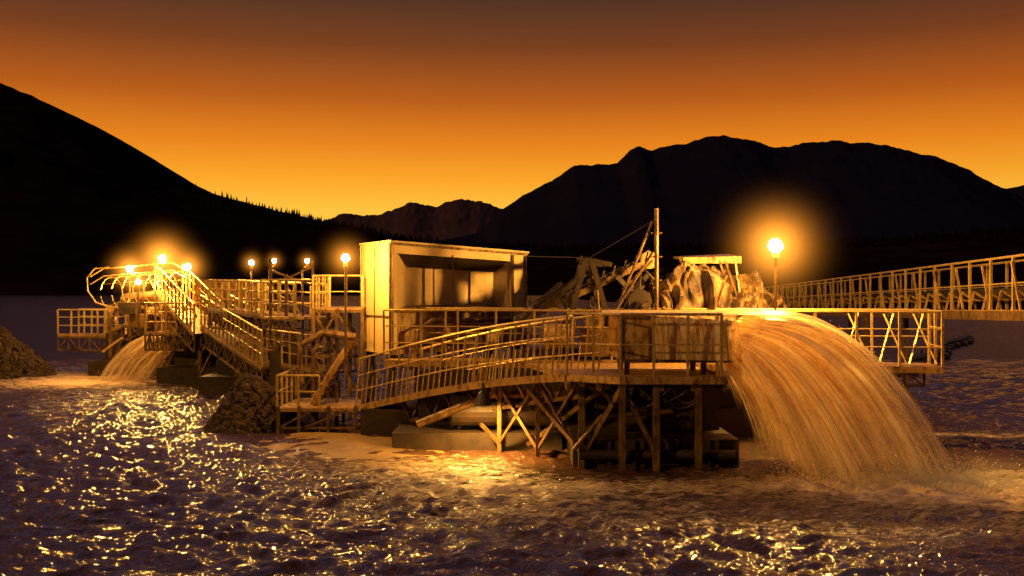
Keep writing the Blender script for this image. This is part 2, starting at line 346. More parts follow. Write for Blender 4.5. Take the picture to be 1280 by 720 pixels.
def discharge(origin,sx,S,dy0,wid,nl=4,land=(0.8,3.15),z0=(2.02,2.76),nd=6000):
    E=bpy.data.objects.new('water_discharge',None); scene.collection.objects.link(E)
    nu,nvv=110,44
    for l in range(nl):
        f=l/(nl-1); co=[];uv=[]
        for i in range(nu):
            u=i/(nu-1)
            for j in range(nvv):
                q=j/(nvv-1)
                x=0.85*u+(land[0]+(land[1]-.85)*u)*q
                zz=z0[0]+(z0[1]-z0[0])*u
                z=zz*(1-q**(1.55+0.95*u))
                wob=noise.fractal(Vector((u*7+l*7.1,q*0.8,l*3.3)),1.0,2.0,3)
                wf=noise.noise(Vector((u*40+l*5,q*1.2,l*1.3)))
                z+=wob*0.05*(0.3+q)
                bulge=0.35*math.sin(math.pi*min(1,u))*q
                y=f*wid-dy0*q*(0.7+0.3*u)+(wob*.16+wf*.05)*(0.3+q)-bulge*(1-f)
                x+=wob*0.16*q
                if u>0.84: y+=((u-0.84)/0.16)**2*0.4*(1-f)
                co.append((origin[0]+sx*x*S,origin[1]+y*S,origin[2]+max(z,-0.05)*S)); uv.append((u,q))
        grid_mesh('water_sheet_%d'%l,co,nu,nvv,FM,parent=E,uv=uv)
    co=[];uv=[]; nw=30
    for i in range(nw):
        f=i/(nw-1)
        for j in range(nvv):
            q=j/(nvv-1)
            x=0.85+(land[0]+land[1]-0.85)*q
            wob=noise.fractal(Vector((f*6,q*1.2,9.3)),1.0,2.0,3)
            z=z0[1]*(1-q**2.5)+wob*0.06+0.07*math.sin(math.pi*f)
            y=f*wid-dy0*q+0.15
            co.append((origin[0]+sx*x*S,origin[1]+y*S,origin[2]+max(z,-.05)*S)); uv.append((0.1+f*0.8,q))
    grid_mesh('water_crown',co,nw,nvv,FM,parent=E,uv=uv)
    co=[];uv=[]
    for i in range(nw):
        f=i/(nw-1)
        for j in range(24):
            q=j/23; x=-2.0+2.9*q
            z=z0[1]+0.03*noise.noise(Vector((f*8,q*3,0)))+0.02-0.03*math.cos(f*6.28)
            co.append((origin[0]+sx*x*S,origin[1]+(f*wid+.02)*S,origin[2]+z*S)); uv.append((0.1+f*0.8,q*0.3))
    grid_mesh('flume_flow',co,nw,24,FM,parent=E,uv=uv)
    V=[];F=[]
    for k in range(nd):
        if random.random()<.25:
            u=random.random()**.4; q=random.random()**.5; x=0.85*u+(land[0]+(land[1]-.85)*u)*q+random.gauss(0,.05)+.05; zz=z0[0]+(z0[1]-z0[0])*u; z=zz*(1-q**(1.55+.95*u))+random.gauss(0,.05)+.03
            y=random.random()*wid-dy0*q-.1
        else:
            x=land[0]+random.random()**.8*(land[1]+.4)+random.gauss(0,.25); y=-dy0+random.gauss(-.15,.45); z=abs(random.gauss(0,.17))*random.uniform(.3,1.3)
        s=random.uniform(.004,.012); c=Vector((origin[0]+sx*x*S,origin[1]+y*S,max(.02,z*S))); n0=len(V)
        for d in ((1,0,-.4),(-.6,.8,-.4),(-.6,-.8,-.4),(0,0,1.6)): V.append(c+Vector(d)*s)
        F+=[(n0,n0+1,n0+3),(n0+1,n0+2,n0+3),(n0+2,n0,n0+3),(n0,n0+2,n0+1)]
    me=bpy.data.meshes.new('droplets'); me.from_pydata(V,[],F); me.materials.append(DROP); o=bpy.data.objects.new('droplets',me); scene.collection.objects.link(o); o.parent=E
    return E
discharge((3.72,17.95,0),1,1.0,1.15,1.5)
discharge((-11.9,35.2,0),-1,0.60,1.0,2.2,nl=3,land=(1.2,3.1),z0=(1.7,2.65),nd=2500)

def mist(name,c,sz,dens,col=(1,.78,.5)):
    bpy.ops.mesh.primitive_ico_sphere_add(subdivisions=3,radius=1,location=c); o=bpy.context.object; o.name=name; o.scale=sz
    m,nt,out=new_mat(name+'_vol')
    tc=N(nt,'ShaderNodeTexCoord'); ln=N(nt,'ShaderNodeVectorMath',operation='LENGTH'); L(nt,tc.outputs['Object'],ln.inputs[0])
    fall=M(nt,'SUBTRACT',1.0,ln.outputs['Value'],clamp=True)
    v=N(nt,'ShaderNodeVolumeScatter'); v.inputs['Color'].default_value=(*col,1); L(nt,M(nt,'MULTIPLY',M(nt,'POWER',fall,1.3),dens),v.inputs['Density'])
    L(nt,v.outputs[0],out.inputs['Volume']); o.data.materials.append(m); return o
mist('spray_mist',(7.3,16.3,0.05),(2.6,0.8,0.55),1.3,(1,.75,.4))

# ---------------------------------------------------------------- lamps
def emis(name,c,s):
    m,nt,out=new_mat(name); e=N(nt,'ShaderNodeEmission'); e.inputs[0].default_value=(*c,1); e.inputs[1].default_value=s; L(nt,e.outputs[0],out.inputs[0]); return m
def glowmat(name,k):
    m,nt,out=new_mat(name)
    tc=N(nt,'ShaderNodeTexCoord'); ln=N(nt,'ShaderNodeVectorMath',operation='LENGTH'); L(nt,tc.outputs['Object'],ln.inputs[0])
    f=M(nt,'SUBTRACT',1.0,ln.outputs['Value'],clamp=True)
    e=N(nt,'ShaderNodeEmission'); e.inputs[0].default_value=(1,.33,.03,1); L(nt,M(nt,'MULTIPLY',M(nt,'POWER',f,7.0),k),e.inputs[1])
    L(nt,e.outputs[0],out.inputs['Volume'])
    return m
GLOW=glowmat('lamp_glow',6.0)  # added glow spheres: emission stands in for light scattered around each globe
def lamp(x,y,zb,z,r=0.11,strength=260,glow=1.0,arm=0.0):
    E=Obj('work_lamp',(x,y,zb))
    p=E.part('pole',MIDS); pipe(p,[(x-arm,y,zb),(x-arm,y,z-0.25),(x-arm*0.6,y,z-.18),(x,y,z-.17)] if arm else [(x,y,zb),(x,y,z-0.14)],0.03,8)
    pipe(p,[(x,y,z-r-0.1),(x,y,z-r*0.8)],r*0.55,10)
    pipe(p,[(x,y,z+r*0.93),(x,y,z+r*1.15)],r*0.5,10)
    E.done()
    bpy.ops.mesh.primitive_uv_sphere_add(segments=20,ring_count=12,radius=r,location=(0,0,z-zb)); o=bpy.context.object; o.name='globe'; o.parent=E.e
    o.data.materials.append(emis('lamp_glass',(1,.48,.09),strength))
    if glow:
        bpy.ops.mesh.primitive_ico_sphere_add(subdivisions=3,radius=1,location=(0,0,z-zb)); h=bpy.context.object; h.name='lamp_glow'; h.parent=E.e; h.scale=(glow,)*3
        h.data.materials.append(GLOW)
lamp(5.32,20.1,1.7,4.09,r=0.14,strength=3600,glow=2.1)
lamp(-3.66,21.9,1.0,3.90,r=0.09,strength=2600,glow=1.1)
lamp(-5.35,26.0,1.7,3.95,r=0.06,strength=900,glow=0.6,arm=.12)
lamp(-6.45,27.0,1.7,3.98,r=0.06,strength=900,glow=0.6,arm=.12)
lamp(-7.85,30.0,1.7,4.00,r=0.08,strength=1100,glow=0.8)
lamp(-11.6,35.6,2.2,4.00,r=0.12,strength=1700,glow=1.6)
lamp(-12.65,36.0,2.6,4.30,r=0.13,strength=1700,glow=2.3)
lamp(-13.9,36.2,2.4,3.93,r=0.12,strength=1700,glow=1.7)
lamp(-13.1,34.9,1.7,3.45,r=0.09,strength=1500,glow=1.2)
E=Obj('added_hooded_lamp',(-.55,19.1,1.1)); p=E.part('added_hood',DARK)  # lamp added under the gangway to put a golden patch on the water
V,F,_=p; seg=16
for (r_,z_) in ((.05,1.28),(.10,1.22),(.17,1.00)):
    for k in range(seg):
        an=2*math.pi*k/seg; V.append(Vector((-.55+r_*math.cos(an),19.1+r_*math.sin(an),z_)))
for i in range(2):
    for k in range(seg): F.append((i*seg+k,i*seg+(k+1)%seg,(i+1)*seg+(k+1)%seg,(i+1)*seg+k))
F.append(tuple(range(seg)))
pipe(p,[(-.55,19.1,1.27),(-.55,19.1,1.42)],.03,8); E.done()
bpy.ops.mesh.primitive_uv_sphere_add(segments=16,ring_count=10,radius=.07,location=(0,0,-.02)); o=bpy.context.object; o.name='added_bulb'; o.parent=E.e
o.data.materials.append(emis('added_lamp_bulb',(1,.48,.09),5200))

# ---------------------------------------------------------------- main processing platform
D=Obj('dredge_platform',(2,19,1.6))
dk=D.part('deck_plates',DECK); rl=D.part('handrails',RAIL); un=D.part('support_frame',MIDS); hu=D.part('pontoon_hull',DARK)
Z0=1.66
quadslab(dk,[(1.0,18.05,Z0),(1.9,17.5,Z0),(3.72,17.5,Z0),(3.72,20.1,Z0)],0.09)
quadslab(dk,[(1.0,18.053,Z0+.003),(3.7,20.0,Z0+.003),(3.7,20.9,Z0+.003),(0.3,20.9,Z0+.003)],0.09)
def fascia(a,b,h=0.13,t=0.03): beam(dk,Vector(a)-Vector((0,0,h/2)),Vector(b)-Vector((0,0,h/2)),t,h)
fascia((1.0,18.02,Z0+.02),(1.9,17.47,Z0+.02)); fascia((1.9,17.47,Z0+.02),(3.75,17.47,Z0+.02)); fascia((3.75,17.47,Z0+.02),(3.75,20.1,Z0+.02))
railing(rl,[(1.0,18.0,Z0),(1.9,17.5,Z0),(3.68,17.5,Z0)],h=1.12,sp=0.62,mids=(0.52,),r=.021)
railing(rl,[(3.68,17.5,Z0),(3.68,17.85,Z0)],h=1.12,sp=0.5,mids=(0.52,))
A=Vector((-2.8,21.8,Z0)); Bp=Vector((8.65,20.0,Z0)); back=Vector((0.15,1.0,0))
quadslab(dk,[A,Bp,Bp+back,A+back],0.08)
beam(dk,A-Vector((0,.02,.07)),Bp-Vector((0,.02,.07)),0.04,0.13)
railing(rl,[A,Bp],h=1.10,sp=0.85,mids=(0.35,0.68),r=.02); railing(rl,[A+back,Bp+back],h=1.12,sp=1.2,mids=(0.5,),r=.02)
railing(rl,[Bp,Bp+back],h=1.1,sp=0.6)
for t in (0.86,0.92,0.97):
    p=A.lerp(Bp,t); beam(rl,p+Vector((-.3,0,.05)),p+Vector((.1,.3,1.05)),.03); beam(rl,p+Vector((.25,0,.05)),p+Vector((-.1,.3,1.05)),.03)
for x,y in ((1.25,17.9),(1.95,17.62),(2.55,17.62),(3.3,17.62),(1.3,20.4),(2.4,20.4),(3.5,20.4),(-.6,20.9),(0.5,20.9),(-1.7,21.4)):
    beam(un,(x,y,-0.2),(x,y,Z0-.09),0.11)
for a,b in (((1.25,17.9,.2),(1.95,17.62,1.5)),((1.95,17.66,1.5),(2.55,17.66,.3)),((1.25,18.0,1.55),(3.3,20.4,.3)),((2.5,20.4,1.5),(3.5,20.4,.4)),
            ((-.6,20.9,1.5),(.5,20.9,.4)),((.5,20.9,1.5),(1.3,20.4,.4)),((-1.7,21.4,.3),(-.6,20.9,1.5)),((0.3,19.0,1.3),(1.25,17.9,.3)),((.3,19.3,.2),(1.9,18.6,1.5))):
    beam(un,a,b,0.06,0.08)
for x in np.arange(1.0,3.8,.55): beam(un,(x,17.56,Z0-.17),(x,20.2,Z0-.17),.07,.14)
for k in range(12):
    p=A.lerp(Bp,(k+.5)/12); beam(un,p+Vector((0,0,-.15)),p+back+Vector((0,0,-.15)),.07,.12)
truss(un,Bp.lerp(A,0.02)+Vector((0,.3,-.12)),Bp.lerp(A,.42)+Vector((0,.3,-.12)),.3,12,.05)
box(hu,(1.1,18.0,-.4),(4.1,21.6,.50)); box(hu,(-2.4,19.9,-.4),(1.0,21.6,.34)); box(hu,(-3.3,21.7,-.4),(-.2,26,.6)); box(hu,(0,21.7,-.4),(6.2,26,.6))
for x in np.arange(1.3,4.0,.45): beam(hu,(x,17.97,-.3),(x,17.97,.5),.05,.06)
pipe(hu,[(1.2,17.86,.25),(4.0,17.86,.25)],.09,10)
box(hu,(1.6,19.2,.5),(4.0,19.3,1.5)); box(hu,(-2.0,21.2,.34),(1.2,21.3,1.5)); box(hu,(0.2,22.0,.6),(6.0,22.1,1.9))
pipe(hu,[(-1.2,20.3,.75),(1.0,20.3,.75)],.32,18); pipe(un,[(-1.9,20.0,.5),(-.4,20.0,1.1),(.7,19.6,1.15)],.08,10)
pipe(hu,[(2.0,18.4,.8),(3.5,18.4,.8)],.22,16)
pipe(un,[(1.1,17.75,.35),(1.6,17.8,.95),(2.9,18.0,1.0)],.045,8)
for k in range(7):
    x0=random.uniform(.9,3.0); x1=x0+random.uniform(.4,1.1); s=random.uniform(.15,.4)
    pipe(hu,[(x0+(x1-x0)*t,17.58+.1*random.random(),1.48-s*math.sin(math.pi*t)) for t in np.linspace(0,1,9)],.014,6)
pipe(un,[(3.05,21.0,Z0),(3.05,21.0,4.92)],.045,8); pipe(un,[(2.35,21.1,3.1),(2.97,21.05,4.65)],.03,7); pipe(un,[(2.05,21.1,2.5),(2.97,21.05,4.0)],.025,7)
for z in (3.4,3.9,4.4): beam(un,(2.93,21,z),(3.17,21,z),.03)
D.done()

# flume feeding the discharge
Fm=Obj('flume_chute',(2.8,18.7,2.2))
p=Fm.part('trough',PANELD)
quadslab(p,[(1.9,17.92,2.72),(1.9,17.92,1.95),(3.95,17.92,1.95),(3.95,17.92,2.62)],-.03)
quadslab(p,[(1.9,19.5,2.80),(1.9,19.5,1.95),(4.4,19.5,1.95),(4.4,19.5,2.70)],.03)
quadslab(p,[(1.9,17.96,2.0),(4.4,17.96,2.0),(4.4,19.46,2.0),(1.9,19.46,2.0)],.04)
q=Fm.part('ribs',MIDS)
for x in (1.95,2.9,3.85): beam(q,(x,17.88,1.93),(x,17.88,2.70),.05,.06)
beam(q,(1.88,17.88,2.74),(3.95,17.88,2.64),.07,.06); beam(q,(1.88,17.88,1.93),(3.95,17.88,1.93),.07,.06)
for x in (2.1,3.5): beam(q,(x,18.2,Z0),(x,18.2,1.95),.1); beam(q,(x,19.3,Z0),(x,19.3,1.95),.1)
Fm.done()
nu,nv=60,20; co=[];uv=[]
for i in range(nu):
    u=i/(nu-1)
    for j in range(nv):
        q=j/(nv-1); x=2.45+1.55*u+.1*q
        co.append((x,17.90-.14*math.sin(q*1.6)-.03*noise.noise(Vector((x*9,q*2,0)))-.02,2.76-.03*u-.74*q*q-.05*q)); uv.append((.15+.5*u,q*.6))
ov=grid_mesh('flume_overspill',co,nu,nv,FM,uv=uv); ov.parent=bpy.data.objects['water_discharge']

# ---------------------------------------------------------------- sloping gangway
G=Obj('sloping_gangway',(-1.2,20,1.2))
gd=G.part('walk_deck',DECK); gr=G.part('handrails',RAIL); gt=G.part('under_truss',MIDS)
a=Vector((-3.5,22.3,.58)); b=Vector((0.98,18.08,Z0)); n=18
side=Vector((0.68,0.73,0)).normalized()*0.95
P=[]
for i in range(n+1):
    t=i/n; q=a.lerp(b,t); q.z=.58+(Z0-.58)*(.5*t+.5*math.sin(t*math.pi/2)); P.append(q)
for i in range(n):
    quadslab(gd,[P[i],P[i+1],P[i+1]+side,P[i]+side],.05)
    beam(gd,P[i]-Vector((.01,.01,.05)),P[i+1]-Vector((.01,.01,.05)),.05,.14)
for s,o in ((0,Vector((0,0,0))),(1,side)):
    pts=[q+o for q in P]
    for q in pts[::1]: beam(gr,q,q+Vector((0.10,0,1.07)),.032)
    for q0,q1 in zip(pts,pts[1:]):
        mq=q0.lerp(q1,.5); pipe(gr,[mq,mq+Vector((.07,0,.6))],.011,6)
    for h,r in ((1.07,.025),(.70,.013),(.36,.013)): pipe(gr,[q+Vector((h*.09,0,h)) for q in pts],r)
low=[q+side*.5-Vector((0,0,.42+.15*math.sin(i/n*3.14))) for i,q in enumerate(P)]
for i in range(n):
    beam(gt,low[i],low[i+1],.07,.08)
    if i%2==0: beam(gt,low[i],P[i+1]+side*.5,.05); beam(gt,low[i],P[i]+side*.1,.04)
    else: beam(gt,P[i]+side*.5,low[i+1],.05)
for i in (3,8,12,15):
    q=P[i]+side*.4; beam(gt,(q.x,q.y,-.2),q-Vector((0,0,.08)),.08)
for i,jx in ((8,12),(12,15),(15,18)):
    p0=P[i]+side*.4; p1=P[jx]+side*.4; beam(gt,(p0.x,p0.y,p0.z-.1),(p1.x,p1.y,.15),.05,.07); beam(gt,(p0.x,p0.y,.15),(p1.x,p1.y,p1.z-.1),.05)
G.done()

# landing stage at foot of gangway
S=Obj('landing_stage',(-4.3,22.8,.5))
sd_=S.part('deck',DECK); sr=S.part('handrails',RAIL); sf=S.part('frame',MIDS)
quadslab(sd_,[(-5.25,22.2,.56),(-3.5,22.2,.56),(-3.5,24.3,.56),(-5.25,24.3,.56)],.08)
railing(sr,[(-5.25,24.2,.56),(-5.25,22.25,.56),(-4.3,22.25,.56)],h=.72,sp=.5,mids=(.5,))
for x in (-5.22,-4.75,-4.1,-3.5):
    beam(sf,(x,22.22,-.2),(x,22.22,.6),.07); beam(sf,(x,24.2,-.2),(x,24.2,.6),.07)
beam(sf,(-5.2,22.2,.12),(-4.5,22.2,.5),.05); beam(sf,(-4.7,22.2,.1),(-3.7,22.2,.5),.05); beam(sf,(-5.2,22.2,.12),(-3.5,22.2,.12),.05)
S.done()

# scaffold tower left of the hopper
T=Obj('scaffold_tower',(-4,24,1.5))
f=T.part('frame',MIDS); r=T.part('handrails',RAIL); d=T.part('decks',DECK)
X0,X1,Y0,Y1=-4.65,-3.5,23.3,25.2
for x in (X0,-4.1,X1):
    for y in (Y0,Y1): beam(f,(x,y,-.2),(x,y,2.75),.08)
for z0,z1 in ((.6,1.65),(1.7,2.7)):
    beam(f,(X0,Y0-.03,z0),(-4.1,Y0-.03,z1),.05); beam(f,(-4.1,Y0-.03,z0),(X0,Y0+.03,z1),.05)
    beam(f,(-4.1,Y0-.03,z1),(X1,Y0-.03,z0),.05)
    beam(f,(X0,Y0,z1),(X1,Y0,z1),.07); beam(f,(X0,Y0,z1),(X0,Y1,z1),.07)
quadslab(d,[(X0,Y0,2.78),(X1,Y0,2.78),(X1,Y1,2.78),(X0,Y1,2.78)],.06)
quadslab(d,[(-6.4,25.4,2.50),(X0,25.4,2.50),(X0,26.5,2.50),(-6.4,26.5,2.50)],.06)
railing(r,[(X0,Y1,2.78),(X0,Y0,2.78),(X1,Y0,2.78)],h=.75,sp=.38,mids=(.5,),r=.018)
railing(r,[(-6.4,25.4,2.5),(X0,25.4,2.5)],h=.95,sp=.45,mids=(.35,.68),r=.02)
for s in (0,.6):
    beam(d,(-4.55+s*.0,22.6+s,.60),(-3.75,23.2+s,2.0),.04,.14)
for i in range(9):
    t=i/8; beam(d,(-4.5+.75*t,22.65+.6*t,.66+1.35*t),(-4.5+.75*t,23.2+.6*t,.66+1.35*t),.2,.03)
for x,zt in ((-6.3,4.0),(-5.2,3.95),(-5.9,3.6)): beam(f,(x,26,2.5),(x,26,zt),.07)
beam(f,(-6.3,26,3.7),(-5.2,26,3.3),.05); beam(f,(-6.3,26,3.3),(-5.2,26,3.8),.04)
pipe(f,[(-4.9,23.1,1.0),(-4.95,23.2,1.9),(-4.4,23.2,2.2),(-3.6,23.0,2.1)],.09,10)
T.done()

# ---------------------------------------------------------------- hopper building
H=Obj('hopper_house',(-1.6,23.5,1.7))
pn=H.part('wall_panels',PANEL); pr=H.part('recess_lining',PANELD); fr_=H.part('trim_and_shade',DARK); rb=H.part('seams',MIDS)
L0=Vector((-2.72,22.3,0)); R0=Vector((0.34,24.1,0)); dirv=(R0-L0); W=dirv.length; ex=dirv.normalized(); ey=Vector((-ex.y,ex.x,0))
def hp(u,v,z): return L0+ex*u+ey*v+Vector((0,0,z))
zt0,zt1=4.27,4.08; DP=1.75
def ztop(u): return zt0+(zt1-zt0)*u/W
o0,o1=0.16,W-0.42
quadslab(pn,[hp(0,0,1.75),hp(o0,0,1.75),hp(o0,0,ztop(o0)),hp(0,0,ztop(0))],.06)
quadslab(pn,[hp(o1,0,1.95),hp(W,0,1.95),hp(W,0,ztop(W)),hp(o1,0,ztop(o1))],.06)
quadslab(pn,[hp(o0,0.003,4.02),hp(o1,0.003,3.88),hp(o1,0.003,ztop(o1)),hp(o0,0.003,ztop(o0))],.06)
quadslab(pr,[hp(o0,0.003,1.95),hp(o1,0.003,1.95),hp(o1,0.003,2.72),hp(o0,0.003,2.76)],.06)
i0,i1=o0+.42,o1-.28; dp=0.38
quadslab(pn,[hp(o0,0.01,2.76),hp(i0,dp,2.84),hp(i0,dp,3.8),hp(o0,0.01,4.02)],.03)
quadslab(pn,[hp(i1,dp,2.84),hp(o1,0.01,2.72),hp(o1,0.01,3.88),hp(i1,dp,3.7)],.03)
quadslab(pn,[hp(i0,dp,2.80),hp(i1,dp,2.80),hp(i1,dp,3.9),hp(i0,dp,3.9)],.03)
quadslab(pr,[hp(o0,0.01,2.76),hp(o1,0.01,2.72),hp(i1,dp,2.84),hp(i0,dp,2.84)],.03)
quadslab(fr_,[hp(i0,dp-.1,3.72),hp(i1,dp-.1,3.62),hp(o1,.06,3.90),hp(o0,.06,4.03)],.03)  # dark slab at the recess top: shade under the roof put into colour
quadslab(pn,[hp(0,DP,1.75),hp(0,0,1.75),hp(0,0,zt0),hp(0,DP,zt0)],.05)
quadslab(pn,[hp(W,0,1.75),hp(W,DP,1.75),hp(W,DP,zt1),hp(W,0,zt1)],.05)
quadslab(pn,[hp(W,DP,1.75),hp(0,DP,1.75),hp(0,DP,zt0),hp(W,DP,zt1)],.05)
quadslab(pn,[hp(-.03,-.07,zt0+.04),hp(W+.05,-.07,zt1+.04),hp(W+.05,DP+.05,zt1+.04),hp(-.03,DP+.05,zt0+.04)],.04)
beam(rb,hp(-.02,-.05,zt0-.03),hp(W+.02,-.05,zt1-.03),.03,.05)
for u in (0.03,o1+.03,W-.03): beam(rb,hp(u,-.05,1.8),hp(u,-.05,ztop(u)-.07),.04,.03)
beam(fr_,hp(1.55,-.03,2.6),hp(1.55,-.03,4.0),.025); beam(rb,hp(1.0,dp-.03,2.85),hp(1.0,dp-.03,3.8),.025); beam(rb,hp(2.2,dp-.03,2.85),hp(2.2,dp-.03,3.8),.025)
beam(rb,hp(o0,-.05,2.74),hp(o1,-.05,2.70),.05,.08); beam(rb,hp(0,-.05,1.8),hp(W,-.05,1.9),.08,.12)
for u in (.7,1.2,1.8,2.4): beam(rb,hp(u,-.05,1.95),hp(u,-.05,2.7),.05,.05)
for v in (.02,.9,DP-.02): beam(rb,hp(-.02,v,1.8),hp(-.02,v,zt0-.02),.02,.03)
beam(rb,hp(-.02,0,2.6),hp(-.02,DP,2.6),.02,.03)
for u in (0.15,1.4,2.6,W-.15): beam(fr_,hp(u,.3,-.2),hp(u,.3,1.8),.16); beam(fr_,hp(u,DP-.2,-.2),hp(u,DP-.2,1.8),.16)
pipe(rb,[hp(.5,-.2,1.2),hp(.5,-.25,2.3),hp(.9,-.25,2.5),hp(3.0,-.25,2.5)],.06,10)
H.done()

# ---------------------------------------------------------------- central machinery frames
C=Obj('conveyor_machinery',(1.6,22,2.2))
f=C.part('frames',DARK); g=C.part('braces',MIDS); bl=C.part('belt',RUBBER); ro=C.part('rollers',PANELD)
for y in (21.9,23.1):
    beam(f,(1.05,y,1.7),(1.62,y,3.85),.12); beam(f,(2.35,y,1.7),(1.75,y,3.85),.12); beam(f,(1.2,y,2.6),(2.15,y,2.6),.08)
    beam(f,(0.6,y,2.75),(1.62,y,3.55),.10); beam(f,(0.2,y,2.5),(1.1,y,3.35),.08); beam(f,(1.5,y,3.9),(2.2,y,3.75),.10)
beam(f,(1.62,21.9,3.85),(1.62,23.1,3.85),.12); beam(f,(1.78,21.9,3.4),(1.78,23.1,3.4),.1)
ca=Vector((0.1,22.2,2.45)); cb=Vector((3.1,22.5,3.85))
for dy in (0,.8): beam(g,ca+Vector((0,dy,0)),cb+Vector((0,dy,0)),.06,.13)
quadslab(bl,[ca+Vector((0,.06,.14)),cb+Vector((0,.06,.14)),cb+Vector((0,.74,.14)),ca+Vector((0,.74,.14))],.03)
for i in range(12):
    q=ca.lerp(cb,(i+.5)/12); pipe(ro,[q+Vector((0,.03,.05)),q+Vector((0,.77,.05))],.05,9)
    beam(g,q+Vector((0,-.02,-.08)),q+Vector((.1,-.02,.3)),.035)
pipe(ro,[cb+Vector((0,-.05,.02)),cb+Vector((0,.85,.02))],.2,16)
pipe(ro,[(0.7,21.7,2.2),(1.3,21.7,2.2)],.26,16); box(g,(1.5,21.6,1.75),(2.1,22.0,2.35)); pipe(ro,[(1.8,21.5,2.5),(1.8,21.9,2.5)],.2,14)
for k in range(14):
    x=random.uniform(.3,3.4); z=random.uniform(2.0,3.3); pipe(random.choice((g,f)),[(x,21.8,z),(x+random.uniform(-.4,.5),21.75,z+random.uniform(-.4,.6)),(x+random.uniform(-.2,.9),21.8,z+random.uniform(-.3,.5))],random.uniform(.015,.06),7)
box(f,(2.45,22.0,1.75),(3.1,22.35,2.75)); pipe(f,[(2.8,21.75,2.95),(2.8,22.2,2.95)],.26,16); pipe(g,[(2.6,21.8,2.45),(2.6,22.1,2.45)],.22,14)
beam(f,(2.3,21.95,3.5),(3.2,22.1,2.6),.10); beam(f,(2.2,22.0,2.3),(3.0,22.0,3.55),.09)
beam(g,(2.45,22.05,3.2),(3.1,22.0,3.85),.06); beam(f,(3.9,22.1,1.8),(4.6,22.15,2.7),.08); beam(f,(5.3,22.1,1.8),(4.7,22.15,2.7),.08)
pipe(f,[(1.7,21.8,3.9),(0.35,22.3,3.95)],.012,5); pipe(f,[(1.7,21.8,3.9),(3.05,21.0,4.7)],.010,5)
C.done()

# crumpled covered heap
def crumple():
    E=bpy.data.objects.new('covered_ore_heap',None); scene.collection.objects.link(E)
    nu,nv=190,120; co=[]
    def rid(p,s): return 1-abs(noise.noise(p*s))*2.6
    for i in range(nu):
        for j in range(nv):
            u=i/(nu-1)*2-1; v=j/(nv-1)*2-1
            x=4.30+u*1.95; y=23.2+v*1.1
            e=max(0,1-abs(u)**4)*max(0,1-abs(v)**2.8)
            prof=1.56-0.40*max(0,u)**2-.30*max(0,-u-.4)
            p=Vector((x*1.15,y*1.0,0)); wv=Vector((noise.noise(p),noise.noise(p+Vector((5,5,5))),0))*.9
            d,_=noise.voronoi((p+wv)*1.3); vr=(d[1]-d[0])
            d2,_=noise.voronoi((p+wv*.5)*3.2+Vector((2,8,0))); vr2=(d2[1]-d2[0])
            k=.85*min(vr,.8)+.34*min(vr2,.8)+.10*rid(p+wv,6)
            z=2.30+e**.5*(prof+k*.75-.45)
            yy=y-.70*k*(1-v)*.8
            co.append((x+.22*noise.noise(p*2+Vector((0,0,7))),yy,z))
    grid_mesh('crumpled_cover',co,nu,nv,CLOTH,parent=E,smooth=False)
    o=Obj('tmp')
    p=o.part('lid_panel',PANELD); quadslab(p,[(3.9,22.9,3.94),(5.2,22.7,3.96),(5.2,23.9,4.06),(3.9,24.0,4.00)],.05)
    quadslab(p,[(3.92,22.84,3.80),(5.22,22.64,3.80),(5.22,22.64,3.96),(3.92,22.84,3.94)],.03)
    p=o.part('bin_wall',PANELD); box(p,(2.6,22.25,1.9),(6.0,24.4,2.35))
    q=o.part('bin_ribs',MIDS)
    for x in np.arange(2.7,6.0,.48): beam(q,(x,22.2,1.9),(x,22.2,2.35),.06)
    beam(q,(2.55,22.2,2.37),(6.05,22.2,2.37),.08)
    for k in range(9):
        x=random.uniform(3.3,5.6); beam(q,(x,22.1,2.4),(x+random.uniform(-.5,.5),22.3,random.uniform(3.0,4.0)),.04)
    o.done()
    for c in list(o.e.children): c.parent=E
    bpy.data.objects.remove(o.e)
crumple()

# ---------------------------------------------------------------- right conveyor walkway
K=Obj('conveyor_gangway',(10.5,30,2.5))
kd=K.part('deck',DECK); kr=K.part('handrails',RAIL); kt=K.part('truss',MIDS); kb=K.part('belt',RUBBER); ki=K.part('idler_brackets',PANELD)
a=Vector((12.6,52,2.1)); b=Vector((9.75,15.5,2.90)); sd2=Vector((1.25,-.1,0))
quadslab(kd,[a,a+sd2,b+sd2,b],-.06)
railing(kr,[a,b],h=1.08,sp=1.15,mids=(.5,)); railing(kr,[a+sd2,b+sd2],h=1.12,sp=1.15,mids=(.5,))
beam(kt,a-Vector((0,0,.12)),b-Vector((0,0,.12)),.06,.2)
n=48
for i in range(n):
    q=a.lerp(b,(i+.5)/n)
    arc=[q+sd2*(.18+.64*k/6)+Vector((0,0,.42-.20*math.sin(k/6*math.pi))) for k in range(7)]
    pipe(ki,arc,.028,7); beam(ki,arc[0],q+sd2*.1+Vector((0,0,.0)),.04); beam(ki,arc[-1],q+sd2*.9,.04)
    if i%2==0: beam(ki,q+Vector((-.02,0,0)),q+Vector((-.02,.35,.95)),.04)
for k in range(6):
    f0=.18+.64*k/6; f1=.18+.64*(k+1)/6
    z0=.46-.20*math.sin(k/6*math.pi); z1=.46-.20*math.sin((k+1)/6*math.pi)
    quadslab(kb,[a+sd2*f0+Vector((0,0,z0)),a+sd2*f1+Vector((0,0,z1)),b+sd2*f1+Vector((0,0,z1)),b+sd2*f0+Vector((0,0,z0))],-.012)
for t in (.05,.22,.4,.58):
    q=a.lerp(b,t)
    for o_ in (Vector((0,0,0)),sd2): beam(kt,(q.x+o_.x,q.y,-.3),(q.x+o_.x,q.y,q.z-.2),.12)
K.done()
